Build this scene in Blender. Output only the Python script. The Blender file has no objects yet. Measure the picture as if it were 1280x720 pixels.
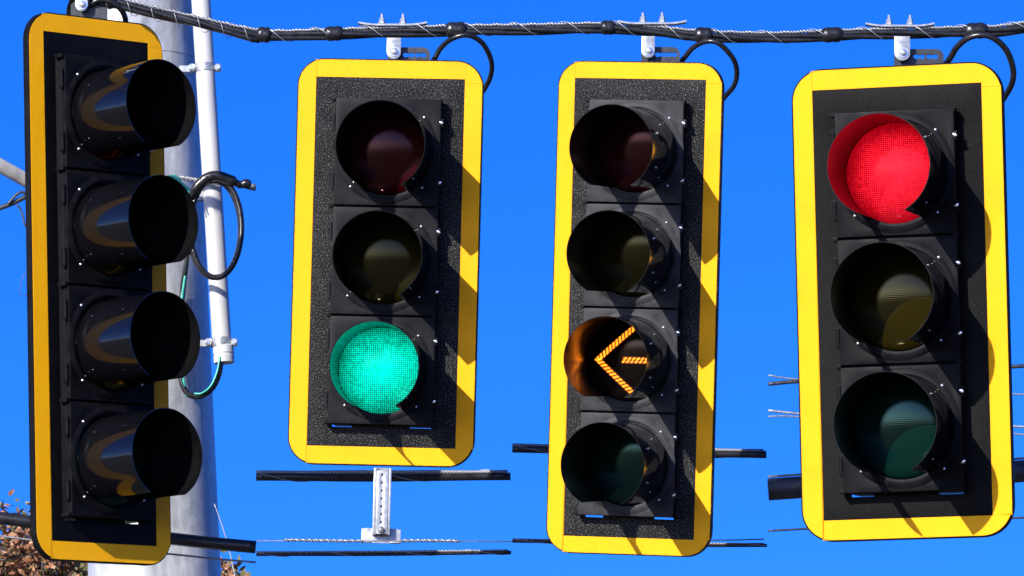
import bpy, bmesh, math, random
from mathutils import Vector, Matrix
R = math.radians
rnd = random.Random(7)
C = bpy.context.scene.collection
sc = bpy.context.scene

# ------------------------------------------------------------------ camera
CAM = Vector((0, 0, 1.6)); PITCH = R(11.6)
cd = bpy.data.cameras.new('camera'); cam = bpy.data.objects.new('camera', cd); C.objects.link(cam)
cam.location = CAM; cam.rotation_euler = (R(90) + PITCH, 0, 0)
cd.lens = 240; cd.sensor_width = 36; cd.clip_start = .1; cd.clip_end = 6000
sc.camera = cam
F = 240 / 36 * 1280
def at(x, y, D):
    """point at world depth D seen at photo position x, y (1280 x 720)"""
    a = (x - 640) / F; b = (360 - y) / F
    d = Vector((a, math.cos(PITCH) - b * math.sin(PITCH), math.sin(PITCH) + b * math.cos(PITCH)))
    return CAM + d * (D / d.y)
def path(pts, D):
    return [at(p[0], p[1], p[2] if len(p) > 2 else D) for p in pts]

# ------------------------------------------------------------------ materials
def new_mat(name):
    m = bpy.data.materials.new(name); m.use_nodes = True
    nt = m.node_tree
    return m, nt, nt.nodes['Principled BSDF']
def setp(b, **k):
    for n, v in k.items(): b.inputs[n.replace('_', ' ')].default_value = v
def coords(nt, scale=(1, 1, 1), kind='Object'):
    t = nt.nodes.new('ShaderNodeTexCoord'); m = nt.nodes.new('ShaderNodeMapping')
    m.inputs['Scale'].default_value = scale
    nt.links.new(t.outputs[kind], m.inputs['Vector']); return m.outputs['Vector']
def noise(nt, vec, scale, detail=3, rough=.6):
    n = nt.nodes.new('ShaderNodeTexNoise'); n.inputs['Scale'].default_value = scale
    n.inputs['Detail'].default_value = detail; n.inputs['Roughness'].default_value = rough
    nt.links.new(vec, n.inputs['Vector']); return n.outputs['Fac']
def ramp(nt, fac, stops):
    r = nt.nodes.new('ShaderNodeValToRGB'); e = r.color_ramp.elements
    while len(e) < len(stops): e.new(.5)
    for i, (p, c) in enumerate(stops):
        e[i].position = p; e[i].color = (c, c, c, 1) if isinstance(c, (int, float)) else (*c, 1)
    nt.links.new(fac, r.inputs['Fac']); return r.outputs['Color']
def bump(nt, b, fac, strength=.3, dist=.001):
    n = nt.nodes.new('ShaderNodeBump'); n.inputs['Strength'].default_value = strength
    n.inputs['Distance'].default_value = dist
    nt.links.new(fac, n.inputs['Height']); nt.links.new(n.outputs['Normal'], b.inputs['Normal'])

def varied(name, c0, c1, scale, rough=(.4, .6), metal=0, vscale=(1, 1, 1), bstr=0, bdist=.001, spec=.5, **k):
    m, nt, b = new_mat(name)
    v = coords(nt, vscale); f = noise(nt, v, scale, 4)
    nt.links.new(ramp(nt, f, [(.3, c0), (.7, c1)]), b.inputs['Base Color'])
    nt.links.new(ramp(nt, f, [(.3, rough[0]), (.7, rough[1])]), b.inputs['Roughness'])
    setp(b, Metallic=metal, Specular_IOR_Level=spec, **k)
    if bstr: bump(nt, b, f, bstr, bdist)
    return m

M = {}
def yellow_tape():
    m, nt, b = new_mat('yellow_reflective_tape')
    v = coords(nt); f = noise(nt, v, 7, 4)
    col = ramp(nt, f, [(.25, (.89, .43, .0012)), (.5, (.95, .48, .0015)), (.8, (.965, .50, .003))])
    f2 = noise(nt, v, 60, 2); spots = ramp(nt, f2, [(.80, 0), (.86, 1)])
    mx = nt.nodes.new('ShaderNodeMix'); mx.data_type = 'RGBA'
    nt.links.new(spots, mx.inputs['Factor']); nt.links.new(col, mx.inputs['A']); mx.inputs['B'].default_value = (.42, .18, .01, 1)
    nt.links.new(mx.outputs['Result'], b.inputs['Base Color'])
    setp(b, Roughness=.55, Specular_IOR_Level=.25, Diffuse_Roughness=1.0, Sheen_Weight=.6, Sheen_Roughness=.6, Sheen_Tint=(1, .52, 0, 1))
    # prismatic micro-facets of the sheeting: each millimetre cell leans its own way
    sn = nt.nodes.new('ShaderNodeVectorMath'); sn.operation = 'SNAP'; sn.inputs[1].default_value = (.0003,) * 3
    fl = nt.nodes.new('ShaderNodeVectorMath'); fl.operation = 'MULTIPLY'; fl.inputs[1].default_value = (1, 0, 1)
    nt.links.new(v, fl.inputs[0]); nt.links.new(fl.outputs[0], sn.inputs[0])
    wn = nt.nodes.new('ShaderNodeTexWhiteNoise'); nt.links.new(sn.outputs[0], wn.inputs['Vector'])
    a = nt.nodes.new('ShaderNodeVectorMath'); a.operation = 'MULTIPLY_ADD'; a.inputs[1].default_value = (FACET,) * 3; a.inputs[2].default_value = (-FACET / 2,) * 3
    nt.links.new(wn.outputs['Color'], a.inputs[0])
    ge = nt.nodes.new('ShaderNodeNewGeometry')
    ad = nt.nodes.new('ShaderNodeVectorMath'); nt.links.new(ge.outputs['Normal'], ad.inputs[0]); nt.links.new(a.outputs[0], ad.inputs[1])
    no = nt.nodes.new('ShaderNodeVectorMath'); no.operation = 'NORMALIZE'; nt.links.new(ad.outputs[0], no.inputs[0])
    nt.links.new(no.outputs[0], b.inputs['Normal'])
    return m
FACET = 1.2
M['yellow'] = yellow_tape()
def pebble(name, hi, base):
    m, nt, b = new_mat(name)
    v = coords(nt); f = noise(nt, v, 225, 2, .7)
    big = noise(nt, v, 12, 3)
    col = ramp(nt, f, [(.30, base * .5), (.52, base), (.60, base + hi * .25), (.70, base + hi)])  # bright specks: sun sparkle on the grain, painted into the base colour
    mx = nt.nodes.new('ShaderNodeMix'); mx.data_type = 'RGBA'; mx.blend_type = 'MULTIPLY'; mx.inputs['Factor'].default_value = 1
    nt.links.new(col, mx.inputs['A']); nt.links.new(ramp(nt, big, [(.3, .6), (.7, 1.25)]), mx.inputs['B'])
    nt.links.new(mx.outputs['Result'], b.inputs['Base Color'])
    setp(b, Roughness=.55, Specular_IOR_Level=.07)
    bump(nt, b, f, .5, .0012)
    return m
M['pebble'] = pebble('pebbled_black_backplate', .17, .008)
M['pebble_dull'] = pebble('dull_black_backplate', .022, .0025)
M['smooth_plate'] = varied('smooth_black_backplate', (.003, .003, .004), (.006, .006, .0075), 9, (.45, .6), spec=.08, bstr=.15, bdist=.002)
M['door'] = varied('black_housing_plastic', (.003, .003, .004), (.0065, .0065, .008), 22, (.45, .6), spec=.07, bstr=.12, bdist=.002)
M['door_worn'] = varied('greyed_housing_plastic', (.017, .017, .019), (.044, .044, .047), 16, (.45, .6), spec=.10, bstr=.15, bdist=.002)
M['door_faded'] = varied('faded_housing_plastic', (.005, .005, .006), (.014, .014, .016), 16, (.45, .6), spec=.09, bstr=.15, bdist=.002)
M['housing'] = varied('dark_housing', (.003, .003, .004), (.006, .006, .007), 14, (.5, .65), spec=.08)
M['visor_out'] = varied('glossy_black_visor', (.002, .002, .003), (.0035, .0035, .005), 6, (.05, .09), spec=.5, bstr=.05, bdist=.002)
M['visor_in'] = varied('satin_black_visor_inside', (.003, .003, .0035), (.006, .006, .0065), 14, (.13, .22), spec=.5)
M['steel'] = varied('bright_zinc_steel', (.26, .275, .29), (.40, .41, .42), 60, (.32, .46), metal=.5)
M['screw'] = varied('polished_screw', (.85, .85, .85), (.95, .95, .95), 60, (.12, .2), metal=.8)
M['black_metal'] = varied('black_painted_steel', (.010, .011, .014), (.022, .024, .03), 40, (.35, .5))
M['cable'] = varied('black_cable_jacket', (.007, .007, .008), (.016, .016, .018), 40, (.22, .34), spec=.5, bstr=.2, bdist=.001)
M['tape'] = varied('black_electrical_tape', (.008, .008, .009), (.018, .018, .02), 90, (.2, .35), bstr=.5, bdist=.003)
M['green_wire'] = varied('green_insulation', (.02, .30, .22), (.04, .42, .30), 40, (.25, .4))
M['grey_wire'] = varied('weathered_line_wire', (.10, .11, .12), (.26, .27, .28), 50, (.4, .6), metal=.3)
M['dark_line'] = varied('dark_line_jacket', (.014, .016, .022), (.04, .042, .05), 30, (.3, .45))
M['pvc'] = varied('grey_plastic_conduit', (.40, .395, .385), (.50, .495, .485), 10, (.35, .5), vscale=(1, 1, .3))
M['fitting'] = varied('grey_conduit_fitting', (.42, .43, .43), (.52, .53, .53), 14, (.35, .5))
M['arm'] = varied('dull_grey_arm_pipe', (.34, .32, .30), (.46, .44, .41), 20, (.5, .65), metal=.2)

def strand():
    m, nt, b = new_mat('galvanised_wire_strand')
    w = nt.nodes.new('ShaderNodeTexWave'); w.bands_direction = 'DIAGONAL'; w.inputs['Scale'].default_value = 55
    w.inputs['Distortion'].default_value = .6
    nt.links.new(coords(nt), w.inputs['Vector'])
    nt.links.new(ramp(nt, w.outputs['Fac'], [(.2, (.10, .11, .12)), (.7, (.34, .35, .36))]), b.inputs['Base Color'])
    setp(b, Roughness=.42, Metallic=.45); bump(nt, b, w.outputs['Fac'], .6, .002); return m
M['strand'] = strand()

def galvanised():
    m, nt, b = new_mat('galvanised_pole_steel')
    v = coords(nt, (1, 1, .22)); f = noise(nt, v, 9, 5, .65)
    vo = nt.nodes.new('ShaderNodeTexVoronoi'); vo.inputs['Scale'].default_value = 46
    nt.links.new(coords(nt, (1, 1, .6)), vo.inputs['Vector'])
    st = noise(nt, coords(nt, (5, 5, .12)), 7, 4)
    mx = nt.nodes.new('ShaderNodeMix'); mx.data_type = 'RGBA'; mx.blend_type = 'MULTIPLY'; mx.inputs['Factor'].default_value = .55
    nt.links.new(ramp(nt, f, [(.30, (.26, .28, .30)), (.64, (.56, .57, .58))]), mx.inputs['A'])
    nt.links.new(ramp(nt, vo.outputs['Color'], [(0, .6), (1, 1.08)]), mx.inputs['B'])
    m2 = nt.nodes.new('ShaderNodeMix'); m2.data_type = 'RGBA'; m2.blend_type = 'MULTIPLY'; m2.inputs['Factor'].default_value = .6
    nt.links.new(mx.outputs['Result'], m2.inputs['A']); nt.links.new(ramp(nt, st, [(.35, .68), (.6, 1.0)]), m2.inputs['B'])
    nt.links.new(m2.outputs['Result'], b.inputs['Base Color'])
    nt.links.new(ramp(nt, f, [(.3, .34), (.7, .5)]), b.inputs['Roughness'])
    setp(b, Metallic=.2); bump(nt, b, f, .08, .004); return m
M['galv'] = galvanised()

def lens_mat(name, tint, emit=None, strength=0.0, cells=150, dark=.25):
    """moulded lens: fine square grid of prisms, glossy front; emits only when lit"""
    m, nt, b = new_mat(name)
    v = coords(nt)
    sep = nt.nodes.new('ShaderNodeSeparateXYZ'); nt.links.new(v, sep.inputs[0])
    def fr(o):
        a = nt.nodes.new('ShaderNodeMath'); a.operation = 'MULTIPLY'; a.inputs[1].default_value = cells * math.pi
        nt.links.new(sep.outputs[o], a.inputs[0])
        s = nt.nodes.new('ShaderNodeMath'); s.operation = 'SINE'; nt.links.new(a.outputs[0], s.inputs[0])
        q = nt.nodes.new('ShaderNodeMath'); q.operation = 'ABSOLUTE'; nt.links.new(s.outputs[0], q.inputs[0]); return q.outputs[0]
    g = nt.nodes.new('ShaderNodeMath'); g.operation = 'MULTIPLY'
    nt.links.new(fr('X'), g.inputs[0]); nt.links.new(fr('Z'), g.inputs[1])
    b.inputs['Base Color'].default_value = (*tint, 1)
    mxt = max(tint); b.inputs['Specular Tint'].default_value = (*[.45 + .55 * c / mxt for c in tint], 1)
    setp(b, Roughness=.07, Specular_IOR_Level=  .12 if emit else .3, IOR=1.5)
    bump(nt, b, g.outputs[0], .10, .0006)
    if emit:
        n = noise(nt, v, 110, 2, .7)
        n2 = noise(nt, v, 9, 2)
        k = nt.nodes.new('ShaderNodeMath'); k.operation = 'MULTIPLY'
        nt.links.new(ramp(nt, g.outputs[0], [(0, dark), (.55, 1.0)]), k.inputs[0])
        nt.links.new(ramp(nt, n, [(.34, .80), (.62, 1.15)]), k.inputs[1])
        k2 = nt.nodes.new('ShaderNodeMath'); k2.operation = 'MULTIPLY'; nt.links.new(k.outputs[0], k2.inputs[0])
        nt.links.new(ramp(nt, n2, [(.3, .8), (.7, 1.15)]), k2.inputs[1])
        # LED module: brighter in the middle, dimmer at the rim of the disc
        ln = nt.nodes.new('ShaderNodeVectorMath'); ln.operation = 'LENGTH'
        pr = nt.nodes.new('ShaderNodeCombineXYZ'); nt.links.new(sep.outputs['X'], pr.inputs['X']); nt.links.new(sep.outputs['Z'], pr.inputs['Z'])
        nt.links.new(pr.outputs[0], ln.inputs[0])
        k3 = nt.nodes.new('ShaderNodeMath'); k3.operation = 'MULTIPLY'; nt.links.new(k2.outputs[0], k3.inputs[0])
        nt.links.new(ramp(nt, ln.outputs['Value'], [(.02, 1.4), (.11, .9), (.16, .45)]), k3.inputs[1])
        st = nt.nodes.new('ShaderNodeMath'); st.operation = 'MULTIPLY'; st.inputs[1].default_value = strength
        nt.links.new(k3.outputs[0], st.inputs[0])
        nt.links.new(st.outputs[0], b.inputs['Emission Strength'])
        nt.links.new(ramp(nt, k3.outputs[0], [(.25, emit[0]), (1.15, emit[1])]), b.inputs['Emission Color'])
    return m
M['lens_red'] = lens_mat('unlit_red_lens', (.022, .0008, .0012))
M['lens_amber'] = lens_mat('unlit_amber_lens', (.010, .0075, .0003))
M['lens_green'] = lens_mat('unlit_green_lens', (.0007, .010, .0075))
M['lens_clear_dark'] = lens_mat('dark_arrow_lens', (.012, .006, .003))
M['lens_red_on'] = lens_mat('lit_red_lens', (.06, .002, .004), ((.46, .0, .006), (.80, .010, .026)), 1.15)
M['lens_green_on'] = lens_mat('lit_green_lens', (.002, .04, .028), ((.0, .17, .09), (.0, .72, .50)), 1.0)
def arrow_mat(name, col, strength):
    m, nt, b = new_mat(name)
    b.inputs['Base Color'].default_value = (.12, .04, .005, 1); setp(b, Roughness=.3)
    f = noise(nt, coords(nt), 90, 2)
    nt.links.new(ramp(nt, f, [(.3, strength * .7), (.7, strength * 1.3)]), b.inputs['Emission Strength'])
    b.inputs['Emission Color'].default_value = (*col, 1); return m
M['arrow_glow'] = arrow_mat('amber_arrow_glow', (1.0, .15, .0), .09)
M['arrow_led'] = arrow_mat('amber_led_bead', (1.0, .23, .010), 1.7)

# ------------------------------------------------------------------ mesh helpers
def obj(name, bm, mat, parent=None, smooth=False, auto=None):
    me = bpy.data.meshes.new(name)
    bmesh.ops.recalc_face_normals(bm, faces=bm.faces)
    for f in bm.faces: f.smooth = smooth or auto is not None
    if auto is not None:
        for e in bm.edges:
            if len(e.link_faces) == 2 and e.calc_face_angle(0) > R(auto): e.smooth = False
    bm.to_mesh(me); bm.free()
    for m in (mat if isinstance(mat, (list, tuple)) else [mat]): me.materials.append(m)
    o = bpy.data.objects.new(name, me); C.objects.link(o)
    if parent: o.parent = parent
    return o
def tag(o, label, cat, group=None):
    o['label'] = label; o['category'] = cat
    if group: o['group'] = group
    return o
def thing(name, label, cat, mw=None, group=None):
    o = bpy.data.objects.new(name, None); C.objects.link(o); o.empty_display_size = .2
    if mw is not None: o.matrix_world = mw if isinstance(mw, Matrix) else Matrix.Translation(mw)
    return tag(o, label, cat, group)
def local(o, pts):
    inv = o.matrix_world.inverted(); return [inv @ p for p in pts]
def dup(o, parent):
    c = o.copy(); C.objects.link(c); c.parent = parent; return c

def loop_rr(x0, z0, x1, z1, r, seg=10):
    p = []
    for cx, cz, a0 in ((x1 - r, z1 - r, 0), (x0 + r, z1 - r, 90), (x0 + r, z0 + r, 180), (x1 - r, z0 + r, 270)):
        for i in range(seg + 1):
            a = R(a0 + 90 * i / seg); p.append((cx + r * math.cos(a), cz + r * math.sin(a)))
    return p
def loop_circle(cx, cz, r, n=48):
    return [(cx + r * math.cos(2 * math.pi * i / n), cz + r * math.sin(2 * math.pi * i / n)) for i in range(n)]
def plate(bm, loops, y0, y1, bev=0, mat=0):
    """solid plate in the x-z plane between y0 (front) and y1 (back); loops[1:] are holes"""
    t = bmesh.new(); edges = []
    for L in loops:
        vs = [t.verts.new((x, y0, z)) for x, z in L]
        edges += [t.edges.new((vs[i], vs[(i + 1) % len(vs)])) for i in range(len(vs))]
    bmesh.ops.triangle_fill(t, use_beauty=True, use_dissolve=False, edges=edges)
    fs = t.faces[:]
    front = [e for e in t.edges if len(e.link_faces) == 1]
    g = bmesh.ops.extrude_face_region(t, geom=fs)
    for v in g['geom']:
        if isinstance(v, bmesh.types.BMVert): v.co.y = y1
    if bev:
        bmesh.ops.recalc_face_normals(t, faces=t.faces)
        be = [e for e in t.edges if len(e.link_faces) == 2 and abs(e.verts[0].co.y - y0) < 1e-6 and abs(e.verts[1].co.y - y0) < 1e-6 and e.calc_face_angle(0) > .8]
        bmesh.ops.bevel(t, geom=be, offset=bev, segments=2, profile=.5, affect='EDGES', clamp_overlap=True)
    merge(bm, t, mat)
def merge(bm, t, mat=0):
    bmesh.ops.recalc_face_normals(t, faces=t.faces)
    mp = {v: bm.verts.new(v.co) for v in t.verts}
    for f in t.faces:
        try: bm.faces.new([mp[v] for v in f.verts]).material_index = mat
        except ValueError: pass
    t.free()
def box(bm, x0, y0, z0, x1, y1, z1, bev=0):
    t = bmesh.new(); bmesh.ops.create_cube(t, size=1)
    for v in t.verts:
        v.co = ((x0 + x1) / 2 + v.co.x * (x1 - x0), (y0 + y1) / 2 + v.co.y * (y1 - y0), (z0 + z1) / 2 + v.co.z * (z1 - z0))
    if bev: bmesh.ops.bevel(t, geom=t.edges[:], offset=bev, segments=2, profile=.5, affect='EDGES')
    merge(bm, t)
def lathe(bm, prof, n=40, M4=None, a0=0, a1=360):
    """revolve (radius, y) profile about local y"""
    t = bmesh.new(); full = abs(a1 - a0) >= 359.9; k = n if full else n + 1
    rings = []
    for r, y in prof:
        if r < 1e-6: rings.append([t.verts.new((0, y, 0))] * k); continue
        rings.append([t.verts.new((r * math.cos(R(a0 + (a1 - a0) * i / n)), y, r * math.sin(R(a0 + (a1 - a0) * i / n)))) for i in range(k)])
    for a, b in zip(rings, rings[1:]):
        for i in range(n):
            j = (i + 1) % k; q = []
            for v in (a[i], a[j], b[j], b[i]):
                if v not in q: q.append(v)
            if len(q) > 2:
                try: t.faces.new(q)
                except ValueError: pass
    if M4 is not None: t.transform(M4)
    merge(bm, t)
def smooth_path(pts, n=8):
    """Catmull-Rom"""
    P = [Vector(p) for p in pts]
    if len(P) < 3: return P
    P = [P[0] * 2 - P[1]] + P + [P[-1] * 2 - P[-2]]; out = []
    for i in range(1, len(P) - 2):
        for k in range(n):
            t = k / n; a, b, c, d = P[i - 1:i + 3]
            out.append(.5 * ((2 * b) + (c - a) * t + (2 * a - 5 * b + 4 * c - d) * t * t + (3 * b - a - 3 * c + d) * t ** 3))
    out.append(P[-2]); return out
def frames(P):
    T = [((P[min(i + 1, len(P) - 1)] - P[max(i - 1, 0)]).normalized()) for i in range(len(P))]
    up = Vector((0, 0, 1)) if abs(T[0].z) < .9 else Vector((0, 1, 0)); n = (up - T[0] * up.dot(T[0])).normalized(); N = []
    for t in T:
        n = (n - t * n.dot(t)).normalized(); N.append(n)
    return T, N
def tube(bm, P, r, sides=10, closed=False):
    t = bmesh.new(); T, N = frames(P); rings = []
    for i, p in enumerate(P):
        b = T[i].cross(N[i]); rr = r[i] if isinstance(r, list) else r
        rings.append([t.verts.new(p + (N[i] * math.cos(2 * math.pi * k / sides) + b * math.sin(2 * math.pi * k / sides)) * rr) for k in range(sides)])
    for a, b in zip(rings, rings[1:]):
        for k in range(sides): t.faces.new((a[k], a[(k + 1) % sides], b[(k + 1) % sides], b[k]))
    t.faces.new(rings[0][::-1]); t.faces.new(rings[-1])
    merge(bm, t)
def resample(P, step):
    out = [P[0].copy()]; acc = 0
    for a, b in zip(P, P[1:]):
        L = (b - a).length; d = step - acc
        while d < L: out.append(a.lerp(b, d / L)); d += step
        acc = (acc + L) % step
    return out
def helix(P, r, pitch, ph=0, off=(0, 0), step=.008, up=None):
    Q = resample(P, step); T, N = frames(Q); out = []
    for i, p in enumerate(Q):
        a = 2 * math.pi * i * step / pitch + ph; b = T[i].cross(N[i])
        out.append(p + N[i] * (off[1] + r * math.cos(a)) + b * (off[0] + r * math.sin(a)))
    return out
def blob(bm, c, rx, ry, rz, rot=None, seg=16):
    t = bmesh.new(); bmesh.ops.create_uvsphere(t, u_segments=seg, v_segments=seg // 2, radius=1)
    m = Matrix.Translation(c) @ (rot or Matrix.Identity(4)) @ Matrix.Diagonal((rx, ry, rz, 1)); t.transform(m); merge(bm, t)

# ------------------------------------------------------------------ traffic lights
PIT = .356
HINGE_RNG = random.Random(3)
def head_matrix(yaw, pit, rol, X, Z, s, oh, D=22.0):
    rot = (Matrix.Rotation(R(yaw), 4, 'Z') @ Matrix.Rotation(R(pit), 4, 'X') @ Matrix.Rotation(R(rol), 4, 'Y'))
    base = Vector((X, D, Z)) + rot.to_3x3() @ Vector((0, 0, -oh * s))
    return Matrix.Translation(base) @ rot
def traffic_light(label, n, fit, sections, plate_mat, door_mat):
    yaw, pit, rol, X, Z, s, L, mx, mz, dw, bw = fit
    hh = n * PIT / 2; ow, oh = dw / 2 + mx, hh + mz
    S = Matrix.Scale(s, 4) @ Matrix.Translation((0, 0, oh))     # real size of this head, origin at its base
    t = thing('traffic_light', label, 'traffic light', head_matrix(yaw, pit, rol, X, Z, s, oh), 'traffic lights on the span wire')
    def put(name, bm, mat, parent, dz=0.0, **k):
        bm.transform(S @ Matrix.Translation((0, 0, dz)) if parent is t else Matrix.Scale(s, 4)); return obj(name, bm, mat, parent, **k)
    # backplate with an opening round the housing and two open slots below it
    lip = .0045; dp = .024; rr = .085
    bm = bmesh.new()
    hx, hz = dw / 2 - .006, hh - .004
    slot = [(hx, hz), (-hx, hz), (-hx, -hz), (-hx + .004, -hz), (-hx + .004, -hh - .0055), (-hx + .070, -hh - .0055), (-hx + .070, -hz),
            (hx - .075, -hz), (hx - .075, -hh - .0055), (hx - .004, -hh - .0055), (hx - .004, -hz), (hx, -hz)]
    plate(bm, [loop_rr(-ow - lip, -oh - lip, ow + lip, oh + lip, rr + lip), slot], 0, dp, bev=.002)
    bp = put('backplate', bm, plate_mat, t, auto=35)
    # yellow retroreflective tape: four strips, seams beside the corners
    ix, iz = ow - bw, oh - bw; g = .0007
    corner = lambda cx, cz, a0: [(cx + rr * math.cos(R(a0 + 9 * i)), cz + rr * math.sin(R(a0 + 9 * i))) for i in range(11)]
    strips = [
        [(-ix, -oh)] + [(-ix, oh)] + corner(-ow + rr, oh - rr, 90)[0:] + corner(-ow + rr, -oh + rr, 180),       # left
        [(-ix + g, iz), (ow, iz - .012), (ow, oh - rr)],                                                          # top (replaced below)
    ]
    left = [(-ix, oh)] + corner(-ow + rr, oh - rr, 90) + corner(-ow + rr, -oh + rr, 180) + [(-ix, -oh)]
    top = [(ix, iz), (-ix + g, iz), (-ix + g, oh)][::-1] + [(-ix + g, iz), (ix, iz)][0:0]
    top = [(-ix + g, iz), (ix, iz), (ix, iz - .012), (ow, iz - .012)] + corner(ow - rr, oh - rr, 0)[0:] + [(-ix + g, oh)]
    bottom = [(-ix + g, -iz), (-ix + g, -oh)] + corner(ow - rr, -oh + rr, 270) + [(ow, -iz - .0), (ix, -iz)]
    right = [(ix, iz - .012 - g), (ix, -iz + g), (ow, -iz + g), (ow, iz - .012 - g)]
    for i, P in enumerate((left, top, right, bottom)):
        Q = [P[0]]
        for p in P[1:]:
            if (p[0] - Q[-1][0]) ** 2 + (p[1] - Q[-1][1]) ** 2 > 1e-9: Q.append(p)
        if (Q[0][0] - Q[-1][0]) ** 2 + (Q[0][1] - Q[-1][1]) ** 2 < 1e-9: Q.pop()
        bm = bmesh.new(); plate(bm, [Q], -.0012, -.0003)
        bm.transform(S); obj('reflective_tape', bm, M['yellow'], bp)
    # housing box behind the doors, with ribs at the section joints
    bm = bmesh.new(); box(bm, -dw / 2 + .004, -.031, -hh + .002, dw / 2 - .004, .15, hh - .002, .008)
    for i in range(n + 1):
        z = hh - i * PIT
        for sx in (-1, 1):
            box(bm, sx * dw / 2 - .012, -.048, z - .006 + (0.008 if i == n else -.008 if i == 0 else 0), sx * dw / 2 + .0025, -.012, z + .006 + (.008 if i == n else -.008 if i == 0 else 0), .001)
    put('housing', bm, M['housing'], t, auto=35)
    # one door per section
    first = None
    for i, (lens, arrow, colour) in enumerate(sections):
        zc = oh + hh - (i + .5) * PIT
        hw, hp = dw / 2 - .001, PIT / 2 - .0035
        if first is None:
            bm = bmesh.new()
            plate(bm, [[(-hw, -hp), (hw, -hp), (hw, hp), (-hw, hp)], loop_circle(0, 0, .1412, 64)], -.050, -.032, bev=.003)
            lathe(bm, [(.1490, -.049), (.1490, -.054), (.152, -.056), (.1595, -.0555), (.170, -.0495)], 64)
            for sz in (-1, 1):      # hinge knuckles on the left edge
                zz = sz * .098
                lathe(bm, [(0, zz - .026), (.007, zz - .026), (.007, zz + .026), (0, zz + .026)], 12, Matrix.Translation((-hw - .006, -.041, 0)) @ Matrix.Rotation(R(90), 4, 'X'))
                box(bm, -hw - .012, -.046, zz - .030, -hw + .004, -.034, zz - .017, .001)
                box(bm, -hw - .012, -.046, zz + .017, -hw + .004, -.034, zz + .030, .001)
            # latch lugs on the right edge
            for sz in (-1, 1): box(bm, hw - .004, -.047, sz * .098 - .013, hw + .009, -.034, sz * .098 + .013, .002)
            d = put('section_door', bm, door_mat, t, auto=35); d.data.transform(S.inverted()); d.data.transform(Matrix.Scale(s, 4))
            # visor
            bm = bmesh.new(); ro, th, half = (.1375 if yaw > 0 else .1435), .0022, 29
            t2 = bmesh.new(); nseg, ny = 72, 8; a0, a1 = -90 + half, 270 - half
            rows = {}
            for w, rad in ((0, ro), (1, ro - th)):
                for j in range(ny + 1):
                    f = j / ny; y = -.0495 - (L + .0005) * f
                    for k in range(nseg + 1):
                        a = R(a0 + (a1 - a0) * k / nseg); r2 = rad + .0016 * f
                        rows[w, j, k] = t2.verts.new((r2 * math.cos(a), y, r2 * math.sin(a)))
            for j in range(ny):
                for k in range(nseg):
                    t2.faces.new((rows[0, j, k], rows[0, j, k + 1], rows[0, j + 1, k + 1], rows[0, j + 1, k])).material_index = 0
                    t2.faces.new((rows[1, j, k], rows[1, j, k + 1], rows[1, j + 1, k + 1], rows[1, j + 1, k])).material_index = 1
            for k in range(nseg):
                t2.faces.new((rows[0, ny, k], rows[0, ny, k + 1], rows[1, ny, k + 1], rows[1, ny, k]))
                t2.faces.new((rows[0, 0, k], rows[0, 0, k + 1], rows[1, 0, k + 1], rows[1, 0, k]))
            for j in range(ny):
                for k in (0, nseg): t2.faces.new((rows[0, j, k], rows[0, j + 1, k], rows[1, j + 1, k], rows[1, j, k]))
            t2.transform(Matrix.Scale(s, 4)); v = obj('visor', t2, (M['visor_out'], M['visor_in']), d, auto=35)
            # convex lens
            bm = bmesh.new(); rl, bul = .1405, .028; prof = []
            for q in range(13):
                f = q / 12; prof.append((rl * math.sin(f * math.pi / 2), -.040 - bul * math.cos(f * math.pi / 2) ** 1.0 ))
            prof.append((rl, -.034)); lathe(bm, prof, 64)
            bm.transform(Matrix.Scale(s, 4)); ln = obj('lens', bm, M[lens], d, smooth=True)
            screws = []
            for (x, z, r_) in ((.117, .115, .0050), (.106, .105, .0032), (-.117, .115, .0050), (-.106, .105, .0032), (.117, -.115, .0050), (.106, -.105, .0032), (-.117, -.115, .0050), (-.107, -.102, .0040)):
                bm = bmesh.new()
                lathe(bm, [(0, -r_ * 1.1), (r_ * .55, -r_ * .95), (r_ * .9, -r_ * .5), (r_, 0), (r_, .002)], 10)
                bm.transform(Matrix.Scale(s, 4)); so = obj('screw', bm, M['screw'], d, smooth=True)
                so.location = Vector((x, -.0505, z)) * s; screws.append(so)
            for sz in (-1, 1):
                bm = bmesh.new(); lathe(bm, [(0, -.012), (.004, -.0115), (.0045, -.008), (.0045, 0)], 10)
                box(bm, -.0065, -.012, -.0024, .0065, -.007, .0024, .0012)
                bm.transform(Matrix.Scale(s, 4)); so = obj('wing_screw', bm, M['screw'], d, auto=35)
                so.location = Vector((hw + .003, -.046, sz * .098)) * s; so.rotation_euler = (0, R(25 * sz), 0); screws.append(so)
            first = (d, v, ln, screws)
        else:
            d = first[0].copy(); C.objects.link(d); d.parent = t
            v = dup(first[1], d)
            ln = dup(first[2], d); ln.data = first[2].data.copy(); ln.data.materials[0] = M[lens]
            for so in first[3]: dup(so, d)
        d.location = (0, 0, zc * s)
        ln['label'] = colour
        if arrow:
            A = 0.0; w_ = .0105; th = -.074
            ang = lambda a, r_: (r_ * math.cos(R(a)), r_ * math.sin(R(a)))
            # chevron head pointing left plus a short shaft, lying on the lens
            tipx = -.108; ex, ez = .018, .112
            nx, nz = ez, ex + abs(tipx)          # normal of the stroke
            dx, dz_ = ex - tipx, ez; ln_ = math.hypot(dx, dz_); ux, uz = dx / ln_, dz_ / ln_; px_, pz_ = -uz, ux
            outer = tipx - w_ / uz; inner = tipx + w_ / uz
            P = [(outer, 0), (ex + px_ * w_, -(ez + pz_ * w_)), (ex - px_ * w_, -(ez - pz_ * w_)), (inner, 0), (ex - px_ * w_, ez - pz_ * w_), (ex + px_ * w_, ez + pz_ * w_)]
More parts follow.
